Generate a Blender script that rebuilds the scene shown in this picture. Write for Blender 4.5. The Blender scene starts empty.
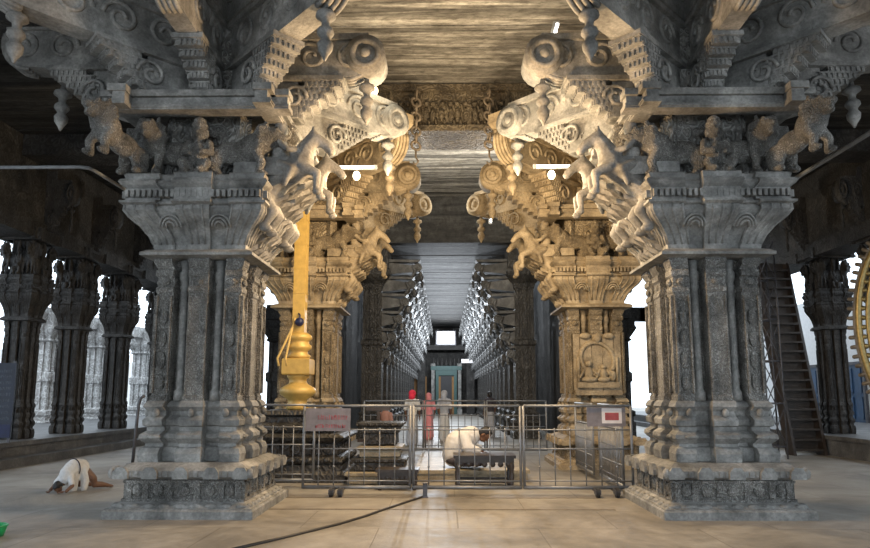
import bpy, bmesh, math, random
from mathutils import Vector, Matrix, Quaternion
random.seed(7)
PI = math.pi
S = bpy.context.scene
C = S.collection
R = math.radians

# ------------------------------------------------------------------ materials
def mat(name):
    m = bpy.data.materials.new(name); m.use_nodes = True
    nt = m.node_tree
    return m, nt, nt.nodes['Principled BSDF']

def coords(nt, scale=(1, 1, 1), kind='Object'):
    tc = nt.nodes.new('ShaderNodeTexCoord'); mp = nt.nodes.new('ShaderNodeMapping')
    nt.links.new(tc.outputs[kind], mp.inputs['Vector']); mp.inputs['Scale'].default_value = scale
    return mp.outputs['Vector']

def ramp(nt, fac, stops):
    r = nt.nodes.new('ShaderNodeValToRGB'); nt.links.new(fac, r.inputs['Fac'])
    e = r.color_ramp.elements
    while len(e) < len(stops): e.new(0.5)
    for i, (p, c) in enumerate(stops):
        e[i].position = p; e[i].color = (c[0], c[1], c[2], 1)
    return r.outputs['Color']

def noise(nt, vec, scale, detail=6, rough=.6, dist=0):
    n = nt.nodes.new('ShaderNodeTexNoise'); nt.links.new(vec, n.inputs['Vector'])
    n.inputs['Scale'].default_value = scale; n.inputs['Detail'].default_value = detail
    n.inputs['Roughness'].default_value = rough; n.inputs['Distortion'].default_value = dist
    return n.outputs['Fac']

def mixc(nt, f, a, b, mode='MIX'):
    m = nt.nodes.new('ShaderNodeMix'); m.data_type = 'RGBA'; m.blend_type = mode
    if isinstance(f, float): m.inputs[0].default_value = f
    else: nt.links.new(f, m.inputs[0])
    for s, i in ((a, 6), (b, 7)):
        if isinstance(s, tuple): m.inputs[i].default_value = (*s, 1)
        else: nt.links.new(s, m.inputs[i])
    return m.outputs[2]

def math_(nt, op, a, b=None):
    m = nt.nodes.new('ShaderNodeMath'); m.operation = op
    for i, s in enumerate((a, b)):
        if s is None: continue
        if isinstance(s, (int, float)): m.inputs[i].default_value = s
        else: nt.links.new(s, m.inputs[i])
    return m.outputs[0]

def bump(nt, bs, h, strength, dist):
    b = nt.nodes.new('ShaderNodeBump'); b.inputs['Strength'].default_value = strength
    b.inputs['Distance'].default_value = dist
    nt.links.new(h, b.inputs['Height']); nt.links.new(b.outputs['Normal'], bs.inputs['Normal'])

def stone(name, lo, mid, hi, carve=0.0, carve_scale=9, rough=.7, bstr=.6, nscale=2.2):
    m, nt, bs = mat(name)
    v = coords(nt)
    n1 = noise(nt, v, nscale, 8, .65, .3); n2 = noise(nt, v, 26, 4, .6)
    c = ramp(nt, n1, [(.28, lo), (.52, mid), (.75, hi)])
    c2 = ramp(nt, n2, [(.3, (.55, .55, .55)), (.7, (1.15, 1.15, 1.15))])
    col = mixc(nt, .7, c, c2, 'MULTIPLY')
    h = math_(nt, 'ADD', math_(nt, 'MULTIPLY', n1, .5), math_(nt, 'MULTIPLY', n2, .35))
    if carve:
        vo = nt.nodes.new('ShaderNodeTexVoronoi'); vo.feature = 'SMOOTH_F1'
        vo.inputs['Scale'].default_value = carve_scale
        vv = nt.nodes.new('ShaderNodeMapping'); vv.inputs['Scale'].default_value = (1, 1, .8)
        nt.links.new(v, vv.inputs['Vector']); nt.links.new(vv.outputs[0], vo.inputs['Vector'])
        wv = nt.nodes.new('ShaderNodeMath'); wv.operation = 'SINE'
        nt.links.new(math_(nt, 'MULTIPLY', vo.outputs['Distance'], 22.0), wv.inputs[0])
        h = math_(nt, 'ADD', h, math_(nt, 'MULTIPLY', wv.outputs[0], carve))
        # darker colour along the cut lines of the carving
        d = ramp(nt, wv.outputs[0], [(0.0, (.55, .53, .5)), (.5, (1, 1, 1)), (1.0, (1.1, 1.1, 1.08))])
        col = mixc(nt, .8, col, d, 'MULTIPLY')
    nt.links.new(col, bs.inputs['Base Color'])
    bs.inputs['Roughness'].default_value = rough
    bump(nt, bs, h, bstr, .03)
    return m

def plain(name, col, rough=.6, metal=0.0, var=.25, nscale=8, bstr=.15):
    m, nt, bs = mat(name)
    v = coords(nt); n = noise(nt, v, nscale, 5, .6)
    a = tuple(x * (1 - var) for x in col); b = tuple(min(1, x * (1 + var)) for x in col)
    nt.links.new(ramp(nt, n, [(.3, a), (.7, b)]), bs.inputs['Base Color'])
    bs.inputs['Roughness'].default_value = rough; bs.inputs['Metallic'].default_value = metal
    bump(nt, bs, n, bstr, .01)
    return m

def glow(name, col, strength):
    m, nt, bs = mat(name)
    bs.inputs['Base Color'].default_value = (*col, 1)
    bs.inputs['Emission Color'].default_value = (*col, 1)
    bs.inputs['Emission Strength'].default_value = strength
    return m

M = {}
GR = ((.06, .061, .058), (.24, .239, .226), (.5, .49, .46))
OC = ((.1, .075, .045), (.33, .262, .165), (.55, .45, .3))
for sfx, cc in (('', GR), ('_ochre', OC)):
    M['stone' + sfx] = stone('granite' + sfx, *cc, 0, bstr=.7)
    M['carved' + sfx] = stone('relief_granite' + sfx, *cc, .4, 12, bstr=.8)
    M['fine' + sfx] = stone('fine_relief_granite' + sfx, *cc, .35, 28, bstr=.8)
M['corridor'] = stone('shaded_corridor_granite', (.04, .04, .04), (.13, .13, .128), (.28, .28, .275), 0, bstr=.7)  # granite darkened to put the corridor's shade into the bracket colour
M['beam'] = stone('brown_relief_stone', (.05, .042, .03), (.14, .115, .08), (.26, .22, .15), .4, 9)  # brown relief band, darker than the columns
M['dim'] = stone('shaded_granite', (.018, .018, .018), (.05, .048, .046), (.11, .105, .1), .25, 8)  # darkened granite, the shade of aisles and corridor sits in its colour
M['dark_shaded'] = stone('dark_carved_base', (.02, .02, .02), (.05, .048, .045), (.1, .095, .085), .4, 9, rough=.5)  # dark pedestal stone; on corridor columns it puts in their shade
M['plat'] = stone('platform_stone', (.05, .05, .052), (.1, .1, .1), (.2, .2, .2), 0, rough=.5)
M['ledge'] = stone('lit_ledge_stone', (.16, .14, .1), (.34, .29, .2), (.5, .43, .3), 0, rough=.5)  # warm light on the ledge and altar edges put into the colour
M['pale'] = stone('daylit_pale_granite', (.4, .4, .4), (.62, .62, .62), (.8, .8, .8), .2, 6)  # daylight on the outer columns put into their lighter colour

def floor_mat():
    m, nt, bs = mat('worn_stone_floor')
    v = coords(nt)
    n1 = noise(nt, v, .55, 8, .65, .6); n2 = noise(nt, v, 5, 8, .7, .4); n3 = noise(nt, v, 40, 3, .6)
    c = ramp(nt, n1, [(.3, (.13, .12, .105)), (.5, (.28, .262, .23)), (.72, (.42, .4, .365))])
    c = mixc(nt, .75, c, ramp(nt, n2, [(.3, (.62, .6, .58)), (.62, (1.12, 1.1, 1.08))]), 'MULTIPLY')
    br = nt.nodes.new('ShaderNodeTexBrick'); nt.links.new(v, br.inputs['Vector'])
    br.inputs['Scale'].default_value = 1; br.inputs['Brick Width'].default_value = 1.9
    br.inputs['Row Height'].default_value = 1.15; br.inputs['Mortar Size'].default_value = .009
    br.inputs['Mortar Smooth'].default_value = .4
    br.inputs['Color1'].default_value = (1, 1, 1, 1); br.inputs['Color2'].default_value = (.88, .88, .88, 1)
    br.inputs['Mortar'].default_value = (.55, .53, .5, 1)
    c = mixc(nt, .8, c, br.outputs['Color'], 'MULTIPLY')
    nt.links.new(c, bs.inputs['Base Color'])
    rr = nt.nodes.new('ShaderNodeMapRange'); nt.links.new(n2, rr.inputs['Value'])
    rr.inputs['From Min'].default_value = .3; rr.inputs['From Max'].default_value = .7
    rr.inputs['To Min'].default_value = .42; rr.inputs['To Max'].default_value = .65
    nt.links.new(rr.outputs[0], bs.inputs['Roughness'])
    h = math_(nt, 'ADD', n2, math_(nt, 'MULTIPLY', n3, .3))
    h = math_(nt, 'SUBTRACT', h, math_(nt, 'MULTIPLY', br.outputs['Fac'], .6))
    bump(nt, bs, h, .28, .02)
    return m
M['floor'] = floor_mat()

def ceil_mat(name, lo, mid, hi):
    m, nt, bs = mat(name)
    v = coords(nt, (.16, 2.6, 1)); v2 = coords(nt, (1.1, 2.6, 1))
    n1 = noise(nt, v, 1.3, 9, .7, .7); n2 = noise(nt, v2, 4.0, 8, .75, .3)
    c = ramp(nt, n1, [(.36, lo), (.5, mid), (.6, hi)])
    c = mixc(nt, .9, c, ramp(nt, n2, [(.34, (.35, .33, .3)), (.6, (1.15, 1.13, 1.1))]), 'MULTIPLY')
    nt.links.new(c, bs.inputs['Base Color']); bs.inputs['Roughness'].default_value = .85
    bump(nt, bs, math_(nt, 'ADD', n1, n2), .6, .04)
    return m
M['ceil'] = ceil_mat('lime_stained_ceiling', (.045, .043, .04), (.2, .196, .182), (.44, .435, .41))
M['ceil_dark'] = ceil_mat('shaded_ceiling', (.015, .015, .015), (.035, .035, .034), (.07, .07, .068))  # darker ceiling copy with the aisle shade in its colour
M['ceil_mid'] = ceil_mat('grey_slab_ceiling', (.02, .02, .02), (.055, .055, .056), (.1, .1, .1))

M['plaster'] = plain('white_plaster', (.78, .78, .78), .85, var=.06)
M['yellow'] = plain('yellow_painted_metal', (.52, .35, .1), .42, .15, .15)
M['gold'] = plain('aged_brass', (.3, .22, .09), .4, .8, .3, 14)
M['steel'] = plain('brushed_steel', (.24, .25, .265), .48, .6, .12)
M['steel_dk'] = plain('dull_iron', (.1, .1, .11), .5, .6, .3)
M['rubber'] = plain('black_rubber', (.025, .025, .028), .6)
M['iron'] = plain('rusty_iron', (.2, .165, .125), .6, .4, .3)
M['wood'] = plain('dark_stained_wood', (.04, .03, .024), .38, 0, .35, 10)
M['wood_highlight'] = plain('highlit_dark_wood', (.055, .046, .04), .4, 0, .3, 10)  # lighter wood that paints the highlights on the stair treads
M['wood_lt'] = plain('light_wood', (.4, .26, .12), .6, 0, .25, 10)
M['blue'] = plain('blue_paint', (.02, .06, .13), .5)
M['navy'] = plain('navy_board', (.015, .022, .042), .5, var=.3)
M['ink'] = plain('pale_board_lettering', (.08, .1, .13), .6)
M['deepblue'] = plain('deep_blue_panel', (.008, .014, .06), .5)
M['signgrey'] = plain('faded_mauve_sign', (.2, .185, .2), .6)
M['red'] = plain('faded_red_print', (.36, .08, .09), .6)
M['signwhite'] = plain('white_enamel', (.75, .72, .72), .5, var=.08)
M['white_cloth'] = plain('white_cotton', (.6, .59, .58), .9, var=.12, nscale=14)
M['grey_cloth'] = plain('grey_cotton', (.4, .41, .45), .9, var=.15)
M['pink_cloth'] = plain('pink_cotton', (.75, .28, .3), .9, var=.15)
M['mauve_cloth'] = plain('mauve_cotton', (.26, .15, .14), .9, var=.15)
M['red_cloth'] = plain('red_cloth', (.7, .03, .07), .85, var=.15)
M['dark_cloth'] = plain('dark_cloth', (.05, .045, .055), .9, var=.3)
M['skin'] = plain('brown_skin', (.16, .078, .045), .55, var=.12, nscale=20)
M['hair'] = plain('black_hair', (.012, .011, .012), .5, var=.3, nscale=40)
M['green'] = plain('green_plastic', (.01, .3, .09), .35)
M['teal'] = plain('teal_painted_gate', (.02, .075, .07), .5)
M['ochre'] = plain('ochre_wall', (.24, .13, .05), .8)
M['rope'] = plain('yellow_rope', (.6, .42, .15), .9, nscale=60)
M['cable'] = plain('black_cable', (.03, .024, .02), .5)
M['conduit'] = plain('grey_pvc_conduit', (.25, .26, .27), .45)
M['carton'] = plain('white_carton', (.7, .72, .75), .8)
M['tube'] = glow('lit_tube', (1, .96, .86), 15)
M['bulb'] = glow('lit_bulb', (1, .82, .5), 10)
M['ctube'] = glow('lit_cool_tube', (.92, .96, 1), 30)
M['panel_lit'] = glow('lit_white_panel', (1, .98, .96), 3.0)

# ------------------------------------------------------------------ mesh helpers
class MB:
    def __init__(s): s.v = []; s.f = []; s.sm = []
    def add(s, vs, fs, smooth=False, m=None):
        o = len(s.v)
        for p in vs:
            p = Vector(p); s.v.append(m @ p if m else p)
        for f in fs: s.f.append([i + o for i in f]); s.sm.append(smooth)
        return s
    def merge(s, other, m):
        o = len(s.v)
        s.v += [m @ p for p in other.v]
        s.f += [[i + o for i in f] for f in other.f]; s.sm += other.sm
        return s
    def box(s, x0, x1, y0, y1, z0, z1, m=None):
        vs = [(x, y, z) for z in (z0, z1) for x, y in ((x0, y0), (x1, y0), (x1, y1), (x0, y1))]
        return s.add(vs, [(0, 3, 2, 1), (4, 5, 6, 7), (0, 1, 5, 4), (1, 2, 6, 5), (2, 3, 7, 6), (3, 0, 4, 7)], False, m)
    def rings(s, rs, smooth=False, m=None, close=True):
        n = len(rs[0]); vs = [p for r in rs for p in r]; fs = []
        for k in range(len(rs) - 1):
            for i in range(n):
                j = (i + 1) % n
                fs.append((k * n + i, k * n + j, (k + 1) * n + j, (k + 1) * n + i))
        if close:
            fs.append(tuple(range(n - 1, -1, -1))); fs.append(tuple((len(rs) - 1) * n + i for i in range(n)))
        return s.add(vs, fs, smooth, m)
    def lathe(s, prof, n=20, c=(0, 0, 0), m=None, smooth=True):
        rs = [[(c[0] + r * math.cos(2 * PI * i / n), c[1] + r * math.sin(2 * PI * i / n), c[2] + z) for i in range(n)] for r, z in prof]
        return s.rings(rs, smooth, m)
    def tube(s, pts, r, n=8, m=None, smooth=True):
        pts = [Vector(p) for p in pts]; rs = []
        rad = r if isinstance(r, (list, tuple)) else [r] * len(pts)
        up = None
        for i, p in enumerate(pts):
            t = (pts[min(i + 1, len(pts) - 1)] - pts[max(i - 1, 0)]).normalized()
            if up is None:
                up = Vector((0, 0, 1)) if abs(t.z) < .9 else Vector((1, 0, 0))
            a = (up - t * up.dot(t)).normalized(); b = t.cross(a); up = a
            rs.append([p + (a * math.cos(2 * PI * k / n) + b * math.sin(2 * PI * k / n)) * rad[i] for k in range(n)])
        return s.rings(rs, smooth, m)
    def ring(s, c, R_, r, ax=(0, 1, 0), n=14, k=6, sx=1, sz=1):
        ax = Vector(ax).normalized(); a = ax.orthogonal().normalized(); b = ax.cross(a); c = Vector(c)
        vs = []; fs = []
        for i in range(n):
            t = 2 * PI * i / n; d = a * math.cos(t) * sx + b * math.sin(t) * sz
            for j in range(k):
                q = 2 * PI * j / k
                vs.append(c + d * R_ + (d * math.cos(q) + ax * math.sin(q)) * r)
        for i in range(n):
            for j in range(k):
                fs.append((i * k + j, i * k + (j + 1) % k, ((i + 1) % n) * k + (j + 1) % k, ((i + 1) % n) * k + j))
        return s.add(vs, fs, True)
    def ell(s, c, r, n=10, k=7, rot=None, m=None):
        if not isinstance(r, (list, tuple)): r = (r, r, r)
        q = rot.to_matrix() if rot else Matrix.Identity(3)
        c = Vector(c); vs = [c + q @ Vector((0, 0, -r[2]))]; fs = []
        for j in range(1, k):
            ph = -PI / 2 + PI * j / k
            for i in range(n):
                t = 2 * PI * i / n
                vs.append(c + q @ Vector((r[0] * math.cos(ph) * math.cos(t), r[1] * math.cos(ph) * math.sin(t), r[2] * math.sin(ph))))
        vs.append(c + q @ Vector((0, 0, r[2])))
        for i in range(n): fs.append((0, 1 + (i + 1) % n, 1 + i))
        for j in range(k - 2):
            for i in range(n):
                a = 1 + j * n
                fs.append((a + i, a + (i + 1) % n, a + n + (i + 1) % n, a + n + i))
        l = len(vs) - 1; a = 1 + (k - 2) * n
        for i in range(n): fs.append((l, a + i, a + (i + 1) % n))
        return s.add(vs, fs, True, m)
    def cap(s, a, b, ra, rb, n=8):
        a, b = Vector(a), Vector(b)
        s.tube([a, b], [ra, rb], n); s.ell(a, ra, n, 6); s.ell(b, rb, n, 6)
        return s
    def chain(s, pts, rads, n=8):
        for i in range(len(pts) - 1): s.cap(pts[i], pts[i + 1], rads[i], rads[i + 1], n)
        return s
    def prism(s, prof, w, m=None, y0=None):
        """profile in (x,z), extruded over y from -w to w"""
        a = -w if y0 is None else y0
        n = len(prof)
        vs = [(x, a, z) for x, z in prof] + [(x, w, z) for x, z in prof]
        fs = [tuple(range(n)), tuple(range(2 * n - 1, n - 1, -1))]
        for i in range(n):
            j = (i + 1) % n; fs.append((i, i + n, j + n, j))
        return s.add(vs, fs, False, m)
    def mesh(s, name):
        me = bpy.data.meshes.new(name); me.from_pydata([tuple(p) for p in s.v], [], s.f)
        me.polygons.foreach_set('use_smooth', s.sm)
        bm = bmesh.new(); bm.from_mesh(me); bmesh.ops.recalc_face_normals(bm, faces=bm.faces)
        bm.to_mesh(me); bm.free(); me.update()
        return me
    def build(s, name, m, parent=None, loc=None, rz=None):
        return link(name, s.mesh(name), m, parent, loc, rz)

def link(name, me, m, parent=None, loc=None, rz=None):
    if m is not None and not me.materials: me.materials.append(m)
    o = bpy.data.objects.new(name, me); C.objects.link(o)
    if parent: o.parent = parent
    if loc: o.location = loc
    if rz is not None: o.rotation_euler = (0, 0, rz)
    return o

def remesh(mb, name, voxel, smooth=2):
    """fuse overlapping rounded forms into one continuous carved or living body"""
    o = bpy.data.objects.new('fuse', mb.mesh('fuse')); C.objects.link(o)
    r = o.modifiers.new('r', 'REMESH'); r.mode = 'VOXEL'; r.voxel_size = voxel
    if smooth:
        t = o.modifiers.new('s', 'SMOOTH'); t.iterations = smooth; t.factor = .5
    dg = bpy.context.evaluated_depsgraph_get()
    me = bpy.data.meshes.new_from_object(o.evaluated_get(dg)); me.name = name
    me.polygons.foreach_set('use_smooth', [True] * len(me.polygons))
    old = o.data; bpy.data.objects.remove(o); bpy.data.meshes.remove(old)
    me.materials.clear()
    return me

def tag(o, label=None, cat=None, group=None, kind=None):
    if label: o['label'] = label
    if cat: o['category'] = cat
    if group: o['group'] = group
    if kind: o['kind'] = kind
    return o
def thing(name, label, cat, loc=(0, 0, 0), rz=0, group=None):
    o = bpy.data.objects.new(name, None); C.objects.link(o)
    o.location = loc; o.rotation_euler = (0, 0, rz)
    return tag(o, label, cat, group)
def struct(name, mb, m): return tag(mb.build(name, m), kind='structure')
KIDS = {}
def kids(o): return [c for c in bpy.data.objects if c.parent == o]
def copy_thing(src, loc, rz, label, group=None, scale=None):
    r = src.copy(); C.objects.link(r); r.location = loc; r.rotation_euler = (0, 0, rz)
    r['label'] = label
    if group: r['group'] = group
    if scale: r.scale = scale
    if src.name not in KIDS:
        KIDS[src.name] = [(c, kids(c)) for c in kids(src)]
    for ch, gs in KIDS[src.name]:
        c = ch.copy(); C.objects.link(c); c.parent = r
        for g in gs:
            d = g.copy(); C.objects.link(d); d.parent = c
    return r

def plan(h, r, z, cuts=(.56, .26), mid=0.0):
    """redented square outline: three pilasters on each face, recesses between"""
    a, b = cuts; pts = []
    face = [(-1, 0), (-a, 0), (-a, -r), (-b, -r), (-b, mid), (b, mid), (b, -r), (a, -r), (a, 0)]
    for k in range(4):
        ca, sa = [(1, 0), (0, 1), (-1, 0), (0, -1)][k]
        for s_, d in face:
            x, y = s_ * h, -(h + d)
            pts.append((x * ca - y * sa, x * sa + y * ca, z))
    return pts
def sq(h, z): return [(-h, -h, z), (h, -h, z), (h, h, z), (-h, h, z)]

# ------------------------------------------------------------------ carved figures
def make_lion():
    b = MB()
    b.ell((.52, 0, .42), (.36, .17, .19)).ell((.85, 0, .5), (.2, .2, .25)).ell((1.0, 0, .64), (.19, .22, .22))
    for a in range(10):
        t = 2 * PI * a / 10
        b.ell((.97, .2 * math.cos(t), .64 + .2 * math.sin(t)), .07)
    b.ell((1.14, 0, .7), (.16, .15, .15)).ell((1.28, 0, .68), (.12, .1, .06)).ell((1.24, 0, .56), (.1, .08, .045))
    for s in (-1, 1):
        b.ell((1.22, s * .09, .78), .05).ell((1.06, s * .13, .86), (.05, .03, .07))
        b.chain([(.92, s * .13, .42), (1.02, s * .14, .22), (.96, s * .14, .06)], [.09, .07, .06]).ell((1.03, s * .14, .05), (.1, .06, .05))
        b.ell((.25, s * .12, .28), (.19, .1, .22)).chain([(.2, s * .14, .16), (.36, s * .15, .06)], [.08, .06])
    b.chain([(.16, 0, .45), (.04, 0, .62), (.12, 0, .78), (.24, 0, .74)], [.05, .045, .05, .06])
    return remesh(b, 'lion', .03, 1)
def make_gana():
    b = MB()
    b.ell((0, 0, .34), (.17, .14, .2)).ell((0, -.05, .28), (.14, .13, .12)).ell((0, -.02, .67), (.12, .12, .14)).cap((0, 0, .45), (0, 0, .62), .09, .07)
    b.lathe([(.13, .76), (.15, .8), (.1, .84), (.11, .88), (.05, .93), (.01, .95)], 12)
    b.ell((0, -.13, .66), (.025, .03, .04))
    for s in (-1, 1):
        b.ell((s * .05, -.115, .7), .025).ell((s * .13, 0, .66), (.03, .04, .08))
        b.chain([(s * .18, 0, .5), (s * .24, -.06, .34), (s * .1, -.17, .32)], [.07, .055, .05])
        b.chain([(s * .1, -.05, .14), (s * .22, -.17, .14), (s * .12, -.17, .02)], [.09, .075, .06]).ell((s * .12, -.22, .03), (.06, .09, .035))
    b.box(-.2, .2, -.15, .15, 0, .07)
    return remesh(b, 'dwarf', .022, 1)
def make_horse():
    b = MB()
    b.chain([(.7, 0, .45), (1.0, 0, .75), (1.3, 0, 1.0)], [.24, .2, .24]).chain([(1.32, 0, 1.05), (1.4, 0, 1.3), (1.52, 0, 1.45)], [.2, .15, .13])
    b.chain([(1.52, 0, 1.48), (1.72, 0, 1.36), (1.82, 0, 1.24)], [.12, .09, .075])
    for k in range(5): b.ell((1.2 + .07 * k, 0, 1.22 + .08 * k), (.06, .05, .09))
    for s in (-1, 1):
        b.ell((1.52, s * .07, 1.6), (.04, .03, .08)).ell((1.62, s * .08, 1.46), .03)
        b.chain([(1.36, s * .13, .92), (1.62, s * .14, .82), (1.6, s * .14, .56)], [.11, .07, .06]).ell((1.62, s * .14, .5), (.09, .07, .06))
        b.chain([(.72, s * .16, .4), (.92, s * .17, .15), (.74, s * .17, -.1)], [.16, .09, .07]).ell((.8, s * .17, -.14), (.12, .08, .06))
    b.chain([(.52, 0, .5), (.42, 0, .3), (.46, 0, .05)], [.07, .07, .05])
    # rider
    b.chain([(.98, 0, .95), (.93, 0, 1.35)], [.15, .15]).ell((.97, 0, 1.6), (.1, .1, .13)).lathe([(.12, 1.66), (.1, 1.76), (.03, 1.86)], 10, (.95, 0, 0))
    for s in (-1, 1):
        b.chain([(.95, s * .17, 1.38), (1.12, s * .22, 1.2), (1.28, s * .1, 1.24)], [.06, .05, .045])
        b.chain([(1.0, s * .16, .95), (1.2, s * .24, .85), (1.1, s * .24, .6)], [.09, .07, .05])
    return remesh(b, 'rearing_horse', .032, 1)
LION, GANA, HORSE = make_lion(), make_gana(), make_horse()

# ------------------------------------------------------------------ temple columns
def spiral(mb, c, r0, y, turns=1.6, th=.035, flip=1):
    pts = []
    for i in range(int(turns * 14)):
        t = 2 * PI * i / 14; r = r0 * (1 - i / (turns * 14 + 5))
        pts.append((c[0] + flip * r * math.cos(t), y, c[1] + r * math.sin(t)))
    mb.tube(pts, th, 6)
def arm_meshes(e, t, zb=0.0, roll=False, w=.2):
    """bracket arm along +x: a stepped ribbed block that ends at e, an upper tier that curls over at t; z from the lintel top"""
    b = MB(); hgt = .62
    n = 5; dx = .12; x0 = e - dx * n
    b.prism([(.4, 0), (max(.5, x0 - .7), 0), (x0 - .05, zb), (x0 - .05, zb + hgt), (.4, zb + hgt)], w * .8)
    for i in range(n + 1):                  # stepped tiers of the inverted pyramid, each with its ribs
        xe = x0 + dx * i; wi = w * (.62 + .38 * i / n); za = zb + .095 * i; L = .55
        b.box(xe - L, xe, -wi, wi, za, za + .1)
        b.box(xe - L - .02, xe + .025, -wi - .02, wi + .02, za + .075, za + .1)
        k = 7
        for j in range(k):
            x = xe - .04 - j * (L - .08) / (k - 1)
            for s in (-1, 1): b.box(x - .016, x + .016, s * wi - .022, s * wi + .022, za + .005, za + .08)
        for j in range(4):
            y = -wi + wi * .4 + j * wi * .4
            b.box(xe - .02, xe + .02, y - .018, y + .018, za + .005, za + .08)
    b.box(.4, e + .05, -w - .04, w + .04, zb + .56, zb + .63)
    z1 = zb + .62
    nose = [(.4, z1), (e + .1, z1)]
    for i in range(9):
        q = -PI / 2 + PI * .62 * i / 8
        nose.append((t - .42 + .42 * math.cos(q), z1 + .44 + .42 * math.sin(q)))
    nose += [(t - .14, z1 + .68), (.4, z1 + .68)]
    b.prism(nose, w - .03)
    for q in range(4):                      # curling ribs of the nose
        rr = .44; y = (-.75 + .5 * q) * (w - .03)
        b.tube([(t - .42 + rr * math.cos(a_), y, z1 + .44 + rr * math.sin(a_)) for a_ in [-PI / 2 + PI * .6 * i / 8 for i in range(9)]], .035, 6)
    x = t - .36; f_ = 1
    for i in range(5):
        if x < .7: break
        for s in (-1, 1): spiral(b, (x, z1 + .35), .24, s * (w - .03), 1.6, .034, f_)
        x -= .6; f_ = -f_
    for s in (-1, 1):
        spiral(b, (max(.75, x0 - .1), zb * .6 + .3), .2, s * w, 1.4, .03)
        b.box(.4, t - .08, s * (w - .06), s * (w + .03), z1 + .6, z1 + .7); b.box(.4, e - .05, s * (w - .06), s * (w - .0), z1 + .01, z1 + .07)
    z2 = z1 + .68
    if not roll: b.prism([(.4, z2), (t - .2, z2), (t + .05, z2 + .13), (t + .05, z2 + .33), (.4, z2 + .33)], w + .06)
    else:
        b.prism([(.4, z2), (t - .9, z2), (t - 1.0, z2 + .25), (.4, z2 + .25)], .24)
        b.tube([(t - .12, -.27, z1 + .35), (t - .12, .27, z1 + .35)], .3, 18)
        for s in (-1, 1): b.ring((t - .12, s * .27, z1 + .35), .2, .05, (0, 1, 0), 18, 6); b.ell((t - .12, s * .28, z1 + .35), (.08, .05, .08))
    p = MB(); px, o = (t - .12, zb + .3) if roll else (e - .1, zb + .03) if t - e < 1 else (t - .4, zb + .3)
    p.lathe([(.03, .4), (.05, .3), (.12, .27), (.13, .22), (.06, .17), (.05, .1), (.1, .05), (.11, 0), (.07, -.05), (.06, -.08), (.1, -.14), (.09, -.22), (.04, -.3), (.012, -.36)], 12, (px, 0, o))
    return b.mesh('bracket_arm'), p.mesh('lotus_pendant')
ARMS = {'front': arm_meshes(1.4, 2.35, 0, False, .17), 'side': arm_meshes(2.6, 3.4, .2), 'roll': arm_meshes(1.85, 2.35, 0, True), 'diag': arm_meshes(1.85, 3.15), 'long': arm_meshes(2.7, 3.45, 0, True)}

def corbels():
    """wavy slabs stepping outwards one over the other under the rearing horses"""
    b = MB()
    for k in range(6):
        z = 3.5 + .235 * k; reach = .76 + .15 * k; hw = .46 + .05 * k
        rim = []
        for i in range(31):
            q = -1 + 2 * i / 30
            cusp = 1 - abs(((q + 1) * 2.5) % 1 * 2 - 1)          # five pointed lobes
            rim.append((reach - .16 + .16 * cusp - .08 * q * q, q * hw, cusp))
        lay = []
        for dz, off, tip in ((0, -.16, .1), (.07, -.04, .1), (.09, .03, .1), (.15, .03, .12), (.17, -.06, .06)):
            lay.append([(x + off, y, z + dz + tip * (c - .3)) for x, y, c in rim] + [(.45, hw, z + dz), (.45, -hw, z + dz)])
        b.rings(lay)
        b.box(.45, reach - .2, -hw + .06, hw - .06, z + .1, z + .26)
    return b.mesh('corbel_cascade')

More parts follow.
